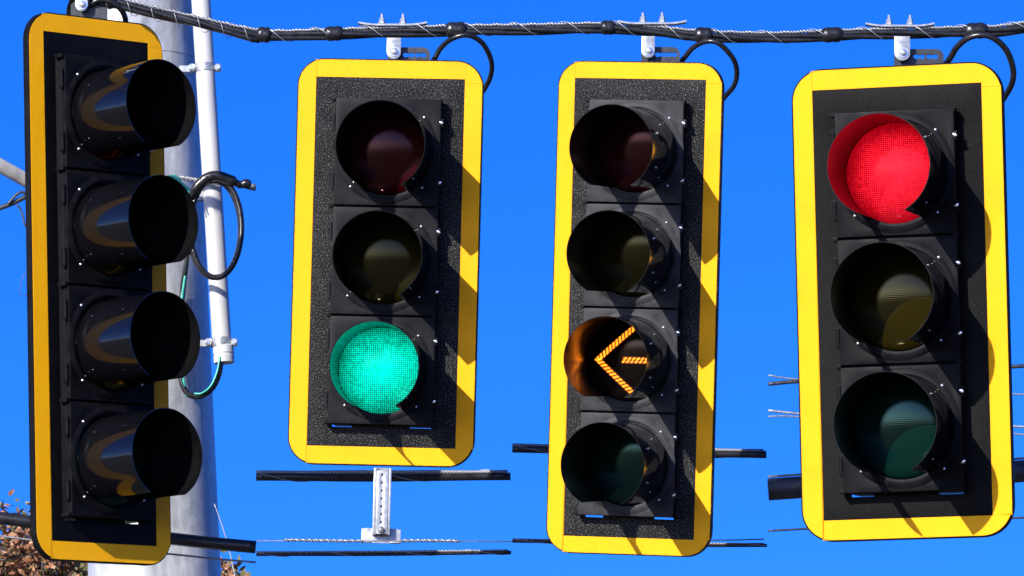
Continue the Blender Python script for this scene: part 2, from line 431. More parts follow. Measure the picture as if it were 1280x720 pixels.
            bm = bmesh.new(); bendy = lambda x, z: -.0705 + .030 * (1 - math.sqrt(max(0, 1 - (x * x + z * z) / .0225)))
            def bar(a, b, w, m_):
                # a thin strip that follows the dome of the lens
                t3 = bmesh.new(); prev = None
                for q in range(13):
                    f = q / 12; x = a[0] + (b[0] - a[0]) * f; z = a[1] + (b[1] - a[1]) * f
                    ln2 = math.hypot(b[0] - a[0], b[1] - a[1]); ox, oz = -(b[1] - a[1]) / ln2 * w, (b[0] - a[0]) / ln2 * w
                    y = bendy(x, z)
                    cur = [t3.verts.new(c) for c in ((x + ox, y - .001, z + oz), (x - ox, y - .001, z - oz), (x - ox, y + .002, z - oz), (x + ox, y + .002, z + oz))]
                    if prev:
                        for k in range(4): t3.faces.new((prev[k], prev[(k + 1) % 4], cur[(k + 1) % 4], cur[k]))
                    else: t3.faces.new(cur)
                    prev = cur
                t3.faces.new(prev); merge(m_, t3, 0)
                nb = int(ln2 / .0142)
                for q in range(nb):     # two rows of slanting LED beads
                    for row in (-1, 1):
                        f = (q + .5 + row * .2) / nb; x = a[0] + (b[0] - a[0]) * f + ox * row * .42; z = a[1] + (b[1] - a[1]) * f + oz * row * .42
                        t4 = bmesh.new(); bmesh.ops.create_uvsphere(t4, u_segments=8, v_segments=6, radius=1)
                        an = math.atan2(b[1] - a[1], b[0] - a[0]) + .55
                        t4.transform(Matrix.Translation((x, bendy(x, z) - .0012, z)) @ Matrix.Rotation(-an, 4, 'Y') @ Matrix.Diagonal((.0070, .0022, .0036, 1))); merge(m_, t4, 1)
            bar((tipx - .004, -.004), (ex, ez), w_, bm); bar((tipx - .004, .004), (ex, -ez), w_, bm)
            bm.transform(Matrix.Scale(s, 4)); obj('arrow_head', bm, (M['arrow_glow'], M['arrow_led']), d)
            bm = bmesh.new(); bar((-.020, 0), (.070, 0), .012, bm); bm.transform(Matrix.Scale(s, 4)); obj('arrow_shaft', bm, (M['arrow_glow'], M['arrow_led']), d)
    return t, s, oh

GL = ('lens_red', 'lens_amber', 'lens_green')
FIT = {
 1: (43.0, 2.4, -4.1, -1.3556, 6.1124, 1.0731, .2560, .0977, .1256, .3326, .0552),
 2: (-4.0, 7.7, 2.0, -.4158, 6.2028, 1.0111, .2643, .1279, .1255, .3449, .0568),
 3: (-15., 10.1, 4.3, .4021, 6.0483, .9636, .3400, .1189, .1264, .3333, .0550),
 4: (-14.5, 7.1, 0.6, 1.2823, 6.0699, 1.1815, .2380, .1256, .1235, .3398, .0549),
}
H1 = traffic_light('four-lens yellow bordered traffic light turned sideways in front of the steel pole, all dark', 4, FIT[1],
    [('lens_red', 0, 'dark unlit red lens'), ('lens_amber', 0, 'dark unlit amber lens'), ('lens_amber', 0, 'dark unlit amber lens'), ('lens_green', 0, 'dark unlit green lens')], M['smooth_plate'], M['door'])
H2 = traffic_light('three-lens yellow bordered traffic light showing green, above a perforated strut', 3, FIT[2],
    [('lens_red', 0, 'dark unlit red lens'), ('lens_amber', 0, 'dark unlit amber lens'), ('lens_green_on', 0, 'glowing green lens')], M['pebble'], M['door_faded'])
H3 = traffic_light('four-lens yellow bordered traffic light showing a lit amber left arrow', 4, FIT[3],
    [('lens_red', 0, 'dark unlit red lens'), ('lens_amber', 0, 'dark unlit amber lens'), ('lens_clear_dark', 1, 'dark lens behind the lit amber arrow'), ('lens_green', 0, 'dark unlit green lens')], M['pebble'], M['door_worn'])
H4 = traffic_light('three-lens yellow bordered traffic light showing a round red lamp', 3, FIT[4],
    [('lens_red_on', 0, 'glowing red lens'), ('lens_amber', 0, 'dark unlit amber lens'), ('lens_green', 0, 'dark unlit green lens')], M['pebble_dull'], M['door'])

# ------------------------------------------------------------------ span wire bundle
DW = 22.0
SP = smooth_path(path([(-900, -300), (-420, -150), (-60, -54), (80, -14), (150, 4), (225, 22), (312, 41), (352, 44), (400, 42.5), (480, 40), (570, 37.5), (640, 36.5), (700, 35.5), (760, 34.5), (815, 38), (870, 43.5), (960, 46.5), (1040, 43.5), (1125, 41), (1220, 38.5), (1290, 32), (1600, -20), (2200, -140)], DW), 8)
span = thing('span_wire', 'black cable bundle lashed under a grey steel strand, strung above all the signals', 'span wire', SP[0])
bm = bmesh.new(); tube(bm, local(span, helix(SP, .0015, .06, 0, (0, .0150), .02)), .0050, 8); obj('messenger_strand', bm, M['strand'], span, smooth=True)
for k, (a, rr_) in enumerate(((0, .0092), (2.2, .0098), (4.3, .0088))):
    bm = bmesh.new(); tube(bm, local(span, helix(SP, .0085, .95, a, (0, -.0045), .03)), rr_, 10); obj('cable', bm, M['cable'], span, smooth=True)
xs_ = at(335, 40, DW).x
SL = [p for p in SP if p.x < xs_]; SR = [p for p in SP if p.x >= SL[-1].x - 1e-6]
bm = bmesh.new(); tube(bm, local(span, helix(SL, .0125, .7, 3.6, (0, -.010), .03)), .0095, 10); obj('cable', bm, M['cable'], span, smooth=True)
bm = bmesh.new(); tube(bm, local(span, helix(SL, .0245, .080, .6, (0, -.006), .005)), .0011, 6); obj('lashing_wire', bm, M['steel'], span, smooth=True)
bm = bmesh.new(); tube(bm, local(span, helix(SR, .0215, .165, .6, (0, .001), .008)), .0014, 6); obj('lashing_wire', bm, M['steel'], span, smooth=True)
def along(x):  # point on the bundle at photo column x
    best = min(SP, key=lambda p: abs((p.x / p.y) - at(x, 36, DW).x / DW)); return best
def wrap(x, ln, r):
    P = [at(x - ln, 0, DW), at(x + ln, 0, DW)]
    c = along(x); i = SP.index(c); d = (SP[min(i + 1, len(SP) - 1)] - SP[i - 1]).normalized()
    rot = d.to_track_quat('Y', 'Z').to_matrix().to_4x4()
    bm = bmesh.new(); q = ln / 385
    prof = [(0, -q * 1.05), (r * .72, -q), (r * .98, -q * .72), (r * 1.04, -q * .3), (r * .97, q * .05), (r * 1.05, q * .4), (r * .96, q * .75), (r * .7, q), (0, q * 1.05)]
    lathe(bm, prof, 18, Matrix.Translation(c - span.location) @ rot)
    obj('tape_wrap', bm, M['tape'], span, smooth=True)
for x, ln, r in ((421, 12, .024), (573, 13, .0265), (757, 9, .0235), (880, 11, .026), (1044, 13, .025), (1217, 14, .0265), (137, 12, .027), (329, 9, .0255)): wrap(x, ln, r)

# hangers: clamp on the strand plus the bolted tongue that carries each light
def hanger(xt, ytop, ybot, wpx, xs, label, studs, dt=-.035, ears=True):
    D = DW + dt; c = along(xs)
    t = thing('span_wire_hanger', label, 'hanger', Vector((c.x, c.y, c.z)), 'hangers on the span wire')
    k = 1 / 385.0
    # tongue: rounded plate
    x0 = (at(xt, ybot, D) - t.location); w = wpx * k / 2; h = (ybot - ytop) * k
    cz = x0.z + w
    L = [(x0.x + w, cz + h - w), (x0.x - w, cz + h - w)] + [(x0.x + w * math.cos(R(180 + 15 * i)), cz + w * math.sin(R(180 + 15 * i))) for i in range(13)]
    bm = bmesh.new(); plate(bm, [L], dt - .003, dt + .003, bev=.001); obj('tongue', bm, M['steel'], t, auto=35)
    bm = bmesh.new(); lathe(bm, [(0, -.013), (.007, -.012), (.0112, -.009), (.0115, 0)], 14, Matrix.Translation((x0.x + .003, dt - .003, cz + .002))); lathe(bm, [(.0125, -.002), (.017, -.002), (.017, .002)], 18, Matrix.Translation((x0.x + .003, dt - .003, cz + .002)))
    obj('bolt', bm, M['screw'], t, auto=35)
    if ears:    # saddle with turned-up ends over the strand
        bm = bmesh.new(); t2 = bmesh.new(); pr = []
        for i in range(17):
            f = i / 16 * 2 - 1; zz = .0185 + max(0, abs(f) - .45) ** 2 * .026; pr.append((f * .114, zz))
        prev = None
        for x, z in pr:
            cur = [t2.verts.new(v_) for v_ in ((x, -.013, z), (x, .013, z), (x, .013, z + .006), (x, -.013, z + .006))]
            if prev:
                for q in range(4): t2.faces.new((prev[q], prev[(q + 1) % 4], cur[(q + 1) % 4], cur[q]))
            else: t2.faces.new(cur)
            prev = cur
        t2.faces.new(prev); merge(bm, t2); obj('saddle', bm, M['steel'], t, auto=40)
        for sx in studs:
            bm = bmesh.new(); lathe(bm, [(0, .062), (.0048, .060), (.0048, .046), (.0095, .046), (.0095, .034), (.0125, .034), (.0125, .026)], 6)
            o = obj('stud', bm, M['steel'], t, auto=25); o.location = (sx, 0, 0); o.rotation_euler = (R(90), 0, 0)
            for v_ in o.data.vertices: v_.co.z = -v_.co.z
    return t
hanger(492.3, 46, 74, 18, 492, 'bright steel hanger clamp above the green signal', (-.036, .034))
hanger(810.3, 44, 72.5, 17, 812, 'bright steel hanger clamp above the amber arrow signal', (-.03, .034))
hanger(1128, 44, 76, 20, 1128, 'bright steel hanger clamp above the red signal', (-.036, .034))
hanger(102, -12, 14, 16, 102, 'bright steel hanger clamp above the dark sideways signal', (-.036, .034))

# slotted black plates between hanger and light: part of each light
def slotted(head, x0, x1, y0, y1, holes, D=DW + .0):
    t, s, oh = head; k = 1 / 385.0
    c = at((x0 + x1) / 2, (y0 + y1) / 2, D)
    W, Hh = (x1 - x0) * k / 2, (y1 - y0) * k / 2 + .03
    out = [(-W, -Hh), (W, -Hh), (W, Hh - .022 - .008)] + [(W - .024 + .024 * math.cos(R(15 * i)), Hh - .024 + .024 * math.sin(R(15 * i))) for i in range(0, 7)] + [(-W + .01, Hh), (-W, Hh - .01)]
    def fig8(hx):
        r = .0085; g = .0105; P = []
        for i in range(17):
            a = R(-135 + 270 * i / 16); P.append((hx + g + r * math.cos(a), Hh - .026 + r * math.sin(a)))
        for i in range(17):
            a = R(45 + 270 * i / 16); P.append((hx - g + r * math.cos(a), Hh - .026 + r * math.sin(a)))
        return P
    bm = bmesh.new(); plate(bm, [out] + [fig8((hx - (x0 + x1) / 2) * k) for hx in holes], -.004, .004)
    bm.transform(Matrix.Translation(c - Vector((0, 0, .03)))); bm.transform(t.matrix_world.inverted())
    obj('mounting_plate', bm, M['black_metal'], t)
slotted(H2, 484, 538, 59, 77, (511, 526))
slotted(H3, 801, 850, 58.5, 78, (826, 839.5))
slotted(H4, 1117, 1180, 61, 83, (1149, 1165.5))
slotted(H1, 88, 135, 2, 26, ())

# feed cables looping from the bundle behind each backplate
def feed(label, pts, r=.0088):
    P = smooth_path(path(pts, DW), 8)
    o = thing('feed_cable', label, 'cable', P[0], 'feed cables looping behind the signals')
    bm = bmesh.new(); tube(bm, local(o, P), r, 12)
    o2 = obj('jacket', bm, M['cable'], o, smooth=True)
    return o
def feedm(label, pts, r=.0088):
    P = smooth_path(path(pts, DW), 8); bm = bmesh.new(); c = P[0]
    tube(bm, [p - c for p in P], r, 12)
    o = obj('feed_cable', bm, M['cable'], smooth=True); o.location = c
    return tag(o, label, 'cable', 'feed cables looping behind the signals')
feedm('black cable loop above the right corner of the green signal', [(520, 92, 22.08), (540, 78, 22.05), (551, 60, 22.03), (566, 48, 21.98), (585, 44, 21.97), (603, 54, 22.0), (614, 76, 22.05), (613, 96, 22.1), (603, 115, 22.15), (588, 135, 22.2)])
feedm('black cable loop above the right corner of the amber arrow signal', [(835, 92, 22.08), (853, 75, 22.05), (866, 60, 22.02), (882, 52, 21.98), (898, 54, 21.97), (915, 71, 22.0), (921, 88, 22.04), (918, 106, 22.08), (906, 121, 22.15), (890, 140, 22.2)])
feedm('black cable loop above the right corner of the red signal', [(1165, 100, 22.1), (1186, 75, 22.06), (1197, 58, 22.02), (1214, 46, 21.98), (1236, 45, 21.97), (1256, 60, 22.0), (1266, 84, 22.04), (1265, 104, 22.08), (1254, 124, 22.16), (1240, 145, 22.2)], .0105)
feedm('short black cable bend above the dark sideways signal', [(106, 22, 22.1), (112, 8, 22.0), (124, 0, 21.98), (140, 3, 21.98), (152, 13, 22.0), (157, 26, 22.05), (154, 40, 22.15)], .0095)
feedm('black cable behind the top bracket of the dark sideways signal', [(86, 26, 22.12), (88, 8, 22.06), (96, -8, 22.02), (106, -14, 22.0)], .011)

# perforated strut under the green signal
c = at(476.5, 580, DW)
strut = thing('tether_strut', 'silver perforated strut hanging below the green signal', 'strut', at(476, 680, DW + .045))
k = 1 / 385.
def strut_parts():
    cx = 0; top, bot = .240, .030
    bm = bmesh.new(); w = .0285
    holes = [loop_circle(0.0 - .001, .226 - i * .0262, .0036, 12) for i in range(0, 7)]
    sh = 10 / 385. * .2
    plate(bm, [[(-w + .010, bot), (w - .008, bot), (w - .008, top), (-w + .010, top)]] + [[(x, z - .0) for x, z in h] for h in holes], -.020, -.017, bev=.0006)
    for x in (-w, w - .008 + .0002):    # channel flanges
        box(bm, x, -.0172, bot - .002, x + .0099 if x < 0 else x + .008, .012, top + .01, .001)
    o = obj('perforated_channel', bm, M['steel'], strut, auto=35)
    bm = bmesh.new(); box(bm, -.019, -.006, bot, .017, -.003, top + .012); obj('channel_back', bm, M['grey_wire'], strut)
    bm = bmesh.new(); plate(bm, [[(-.066, .006), (.064, .004), (.064, .052), (.058, .050), (.054, .0535), (-.052, .0545), (-.058, .052), (-.064, .0535)]], .013, .017, bev=.001); 
    box(bm, -.066, -.002, .004, -.03, .013, .008, .001); box(bm, .030, -.002, .004, .064, .013, .008, .001)
    obj('clamp_plate', bm, M['steel'], strut, auto=35)
    bm = bmesh.new(); lathe(bm, [(0, -.034), (.006, -.033), (.0102, -.029), (.0108, -.0195)], 16, Matrix.Translation((0, 0, .043))); obj('bolt', bm, M['grey_wire'], strut, auto=35)
strut_parts()
strut.rotation_euler = (0, R(1.4), 0)

# ------------------------------------------------------------------ wires and cables lower down
def wire(name, label, cat, pts, D, r, mat, group=None, sides=8):
    P = smooth_path(path(pts, D), 6); c0 = P[0]
    bm = bmesh.new(); tube(bm, [p - c0 for p in P], r, sides)
    o = obj(name, bm, mat, smooth=True); o.location = c0
    return tag(o, label, cat, group)
def lashed(name, label, cat, pts, D, r, group=None, grey=.5, pitch=.3, top=True):
    P = smooth_path(path(pts, D), 6)
    t = thing(name, label, cat, P[0], group)
    bm = bmesh.new(); tube(bm, local(t, helix(P, r * .12, .8, 0, (0, -r * .28), .03)), r * .74, 10); obj('cable', bm, M['cable'], t, smooth=True)
    bm = bmesh.new(); tube(bm, local(t, helix(P, r * .03, .3, 0, (0, r * .62), .02)), r * grey * .85, 8); obj('messenger_strand', bm, M['strand'], t, smooth=True)
    bm = bmesh.new(); tube(bm, local(t, helix(P, r * 1.02, pitch, 1.0, (0, 0), .010)), .0013, 6); obj('lashing_wire', bm, M['steel'], t, smooth=True)
    return t
DB = 23.0
g2 = 'lower cables and wires behind the signals'
lashed('lower_span_cable', 'thick lashed cable crossing just below the green signal', 'cable', [(320.3, 595), (400, 595), (480, 594.6), (560, 594.6), (639.7, 594.4)], DB, .0185, g2, .5, .42)
lashed('lower_span_cable', 'lashed cable passing behind the lowest lens of the amber arrow signal', 'cable', [(640.3, 560.5), (720, 562), (800, 564), (880, 566), (959.7, 567.6)], DB, .0165, g2, .5, .5)
lashed('lower_span_cable', 'slim lashed cable at the foot of the green signal, under the thin tether', 'cable', [(320.3, 692.5), (420, 692), (520, 691.3), (600, 690.5), (639.7, 690)], DB, .0085, g2, .6, .25)
lashed('lower_span_cable', 'slim lashed cable behind the bottom edge of the amber arrow signal', 'cable', [(640.3, 676), (720, 677.3), (800, 679.2), (880, 681.3), (959.7, 681.5)], DB, .0075, g2, .6, .4)
wire('power_line', 'thin line running beside the amber arrow signal bottom right edge', 'wire', [(870, 675.5), (920, 675), (955, 674)], DB, .0022, M['dark_line'], g2)
wire('power_line', 'heavy black cable crossing the steel pole near the foot of the sideways signal', 'cable', [(-60, 641), (0, 647.5), (45, 653), (130, 663), (212, 673), (266, 679), (319.7, 684)], 22.6, .0215, M['cable'], g2, 14)
wire('power_line', 'thin grey wire under the heavy cable across the steel pole', 'wire', [(-60, 664), (0, 670), (40, 675), (130, 685), (212, 692.5), (270, 698.5), (319.7, 703)], 22.6, .0035, M['grey_wire'], g2)
# tether under the green signal with its preformed grips
tw = thing('tether_wire', 'thin twisted tether wire with grips under the perforated strut', 'wire', at(320, 675, DW))
bm = bmesh.new(); tube(bm, local(tw, path([(320.3, 676), (400, 676), (476, 676.3), (560, 676.6), (639.7, 676.8)], DW + .006)), .0019, 6); obj('strand', bm, M['grey_wire'], tw, smooth=True)
for a, b in ((356, 455), (499, 575)):
    bm = bmesh.new(); P = path([(a, 675 if a < 400 else 676, DW), ((a + b) / 2, 675.8), (b, 676.4)], DW + .004); tube(bm, local(tw, helix(smooth_path(P, 8), .0012, .02, 0, (0, 0), .004)), .0048, 8); obj('grip', bm, M['strand'], tw, smooth=True)

# wires behind the red signal
DP = 24.0
pipe = thing('mast_pipe', 'thick dark pipe crossing behind the bottom of the red signal', 'pipe', at(960.3, 612, DP))
bm = bmesh.new(); tube(bm, local(pipe, path([(960.3, 612), (1100, 602), (1200, 594.5), (1420, 579)], DP)), .040, 18); obj('tube', bm, M['dark_line'], pipe, smooth=True)
bm = bmesh.new(); tube(bm, local(pipe, path([(960.3, 596), (1100, 586), (1200, 578.5), (1420, 563)], DP - .03)), .0045, 8); obj('top_wire', bm, M['grey_wire'], pipe, smooth=True)
g3 = 'power lines behind the red signal'
wire('power_line', 'dark line level with the green lens of the red signal', 'wire', [(960.3, 480), (1000, 476.5), (1130, 468), (1270, 458), (1420, 449)], 34, .0105, M['dark_line'], g3)
wire('power_line', 'thin grey line crossing just over the dark line beside the red signal', 'wire', [(960.3, 469), (1000, 474.5), (1130, 483), (1270, 492.5), (1420, 503)], 34.4, .0045, M['grey_wire'], g3)
wire('power_line', 'upper of two pale thin lines beside the unlit green lens', 'wire', [(960.3, 513), (1000, 517), (1130, 525), (1270, 533), (1420, 541)], 34.2, .0065, M['steel'], g3)
wire('power_line', 'lower of two pale thin lines beside the unlit green lens', 'wire', [(960.3, 520.5), (1000, 521), (1130, 532), (1270, 542.5), (1420, 553)], 34.6, .0045, M['grey_wire'], g3)
wire('power_line', 'thin dark line below the thick pipe at the foot of the red signal', 'wire', [(960.3, 663.5), (1000, 661.5), (1130, 655), (1270, 647.5), (1420, 640)], 34, .0055, M['dark_line'], g3)

# ------------------------------------------------------------------ steel pole, conduit, arm, coil
DPole = 23.35
def pole():
    b0, b1 = at(151, -400, DPole), at(200, 900, DPole)
    b_low = b1 + (b1 - b0) * ((0 - b1.z) / (b1.z - b0.z)) if abs(b1.z - b0.z) > 1e-6 else b1
    t = thing('steel_pole', 'large galvanised steel pole behind the sideways signal', 'pole', b_low)
    P = [b_low.lerp(b0, f / 24) for f in range(25)]
    r = [.262 - .052 * (p.z / b0.z) for p in P]
    r = [.2235 + .0062 * (at(180, 350, DPole).z - p.z) for p in P]
    bm = bmesh.new(); tube(bm, local(t, P), r, 56); obj('shaft', bm, M['galv'], t, auto=40)
    # base flange standing on the ground and a cap
    bm = bmesh.new(); lathe(bm, [(0, 0), (.42, 0), (.42, .05), (.0, .05)], 32, Matrix.Rotation(R(90), 4, 'X')); o = obj('base_flange', bm, M['galv'], t, auto=30)
    ax = (b0 - b_low).normalized()
    for yy in (76,):
        q = at(172, yy, DPole); f = (q.z - b_low.z) / (b0.z - b_low.z); c = b_low.lerp(b0, f); rr_ = .2235 + .0062 * (at(180, 350, DPole).z - c.z)
        rot = ax.to_track_quat('Y', 'Z').to_matrix().to_4x4()
        bm = bmesh.new(); lathe(bm, [(rr_ - .003, -.013), (rr_ + .002, -.013), (rr_ + .002, .013), (rr_ - .003, .013)], 56, Matrix.Translation(c - t.location) @ rot); obj('strap_band', bm, M['galv'], t, auto=30)
    return t, b_low, b0
POLE, PB, PT = pole()

DC = 23.15
cond = thing('conduit_pipe', 'pale grey conduit pipe strapped beside the steel pole', 'conduit', at(279, 428, DC))
top = at(251 - 26 * .93, -400, DC); bot = at(277.6, 432, DC)
bm = bmesh.new(); tube(bm, local(cond, [top.lerp(bot, i / 12) for i in range(13)]), .0335, 24); obj('tube', bm, M['pvc'], cond, auto=40)
axc = (top - bot).normalized(); rotc = axc.to_track_quat('Y', 'Z').to_matrix().to_4x4()
bm = bmesh.new(); lathe(bm, [(0, -.052), (.022, -.052), (.0355, -.050), (.0365, -.026), (.0345, -.024), (.0345, -.019), (.0365, -.017), (.036, .008), (.0335, .012)], 28, Matrix.Translation(at(279.3, 436, DC) - cond.location) @ rotc); obj('end_fitting', bm, M['fitting'], cond, auto=30)
for yy, bolts in ((85, 1), (428, 1)):
    xx = 251 + 26 * (yy / 430.)
    c = at(xx, yy, DC)
    bm = bmesh.new(); lathe(bm, [(.0335, -.014), (.0365, -.014), (.0365, .014), (.0335, .014)], 28, Matrix.Translation(c - cond.location) @ rotc)
    obj('strap', bm, M['steel'], cond, auto=30)
    for sx in (-1, 1):
        bm = bmesh.new(); lathe(bm, [(0, -.02), (.008, -.02), (.013, -.014), (.013, .012), (0, .012)], 10); o = obj('strap_bolt', bm, M['screw'], cond, auto=30)
        o.location = at(xx + sx * (16.5 if sx > 0 else 16), yy, DC - .01) - cond.location
    bm = bmesh.new(); box(bm, -.046, -.002, -.012, .006, .012, .012, .002); o = obj('strap_arm', bm, M['steel'], cond); o.location = at(xx - 15, yy + 1, DC + .01) - cond.location
bm = bmesh.new(); box(bm, -.02, -.004, -.03, .016, .02, .03, .003); o = obj('stand_off', bm, M['steel'], cond); o.location = at(252, 240, DC + .05) - cond.location

# black spare-cable coil hung in front of the conduit
DK = 22.85
def ring(cx, cy, rx, ry, a0, a1, n, dy0, dy1, ph=0):
    return [(cx + rx * math.cos(R(a0 + (a1 - a0) * i / n)), cy - ry * math.sin(R(a0 + (a1 - a0) * i / n)), DK + dy0 + (dy1 - dy0) * i / n) for i in range(n + 1)]
coil = thing('cable_coil', 'coil of black spare cable hanging in front of the conduit', 'cable coil', at(268, 222, DK))
pts = ring(270, 285, 32, 62, 205, 640, 22, .0, .03)
bm = bmesh.new(); tube(bm, local(coil, smooth_path(path(pts, DK), 6)), .0098, 12); obj('loop', bm, M['cable'], coil, smooth=True)
pts = ring(268, 287, 32, 60.5, 160, 520, 20, .03, .05)
bm = bmesh.new(); tube(bm, local(coil, smooth_path(path(pts, DK), 6)), .0078, 12); obj('loop', bm, M['cable'], coil, smooth=True)
pts = [(232, 262, DK + .04), (243, 238, DK), (258, 223, DK - .01), (272, 220, DK - .01), (290, 226, DK), (300, 231, DK + .01)]
bm = bmesh.new(); tube(bm, local(coil, smooth_path(path(pts, DK), 6)), [.012] * 6 + [.018] * 20 + [.012] * 5, 12); obj('bundle', bm, M['tape'], coil, smooth=True)
# dropping cable out of the conduit end, with a green wire
drop = thing('drop_cable', 'black and green cable curving out of the conduit end', 'cable', at(276, 452, DC))
pts = [(276.5, 446), (274, 466), (266, 484), (253, 494), (240, 495), (231, 487), (226, 470), (224, 440), (225, 400), (230, 350), (236, 310, DK)]
bm = bmesh.new(); tube(bm, local(drop, smooth_path(path(pts, DC - .02), 6)), .0105, 12); obj('jacket', bm, M['cable'], drop, smooth=True)
pts = [(275, 446, DC - .035), (271, 466, DC - .037), (263, 483, DC - .037), (252, 491.5, DC - .036), (243, 492, DC - .03)]
bm = bmesh.new(); tube(bm, local(drop, smooth_path(path(pts, DC), 6)), .0036, 8); obj('green_wire', bm, M['green_wire'], drop, smooth=True)
pts = [(233, 496, DC - .02), (229, 470, DC - .03), (227, 420, DC - .04), (227, 380, DC - .05), (232, 340, DC - .06)]
bm = bmesh.new(); tube(bm, local(drop, smooth_path(path(pts, DC), 6)), .0042, 8); obj('green_wire', bm, M['green_wire'], drop, smooth=True)
gw = thing('green_bond_wire', 'loose green wires tied round the steel pole beside the second visor', 'wire', at(215, 222, DC - .1))
for pts in ([(203, 223), (213, 220), (222, 225), (229, 232), (236, 240), (242, 250)], [(208, 221), (220, 220), (228, 229), (236, 236), (240, 246)], [(206, 224), (217, 223), (226, 233), (233, 241), (238, 252)]):
    bm = bmesh.new(); tube(bm, local(gw, smooth_path(path(pts, DC - .1), 5)), .0034, 8); obj('strand', bm, M['green_wire'], gw, smooth=True)

# second span wire tied to the pole: left and right halves
wr = thing('tail_wire', 'grey strand leaving the pole to the right, black taped end', 'wire', at(228, 224, DC - .06))
bm = bmesh.new(); tube(bm, local(wr, smooth_path(path([(222, 221), (250, 226), (280, 229), (300, 231), (319.7, 233)], DC - .06), 4)), .0085, 10); obj('strand', bm, M['strand'], wr, smooth=True)
bm = bmesh.new(); tube(bm, local(wr, smooth_path(path([(296, 231), (303, 230.5), (308, 229.5), (313, 231)], DC - .062), 4)), [.012, .013, .0135, .0135, .0140, .0155, .0165, .017, .0165, .016, .015, .014, .012], 12); obj('tape_wrap', bm, M['tape'], wr, smooth=True)
bm = bmesh.new(); tube(bm, local(wr, smooth_path(path([(306, 233), (313, 235), (319.7, 236.5)], DC - .058), 4)), .007, 8); obj('cable', bm, M['cable'], wr, smooth=True)
wl = thing('guy_wire', 'black wire with a looped dead-end grip left of the sideways signal', 'wire', at(0, 259, DC))
bm = bmesh.new(); tube(bm, local(wl, smooth_path(path([(-40, 274), (0, 260), (16, 254), (30, 247), (60, 232), (150, 190)], DC), 5)), .0088, 10); obj('strand', bm, M['dark_line'], wl, smooth=True)
bm = bmesh.new(); tube(bm, local(wl, smooth_path(path([(10, 255), (18, 246), (25, 240.5), (31, 241), (37, 246)], DC - .015), 5)), .0052, 8); obj('grip_loop', bm, M['dark_line'], wl, smooth=True)
bm = bmesh.new(); tube(bm, local(wl, smooth_path(path([(21, 256), (26, 262), (29, 272), (31, 281), (34, 284)], DC - .015), 5)), .0034, 8); obj('tail', bm, M['dark_line'], wl, smooth=True)
wt = wire('loose_wire', 'hair-thin loose wire dangling at the left edge of the sideways signal', 'wire', [(36, 335), (29, 345), (25.5, 356), (25, 366), (28, 370), (34, 369)], DC, .0012, M['dark_line'])
P = smooth_path(path([(-160, 118, 22.9), (0, 207, 23.1), (34, 226, 23.15), (150, 290, 23.3)], 23), 5)
bm = bmesh.new(); arm = thing('arm_pipe', 'grey round arm pipe rising to the left from the steel pole', 'pipe', P[-1])
tube(bm, local(arm, P), .0245, 20); obj('tube', bm, M['arm'], arm, smooth=True)
wire('loose_wire', 'pale thin wire slanting down the right side of the steel pole', 'wire', [(268, 630), (276, 652), (286, 685), (298, 740)], 23.1, .0021, M['steel'])

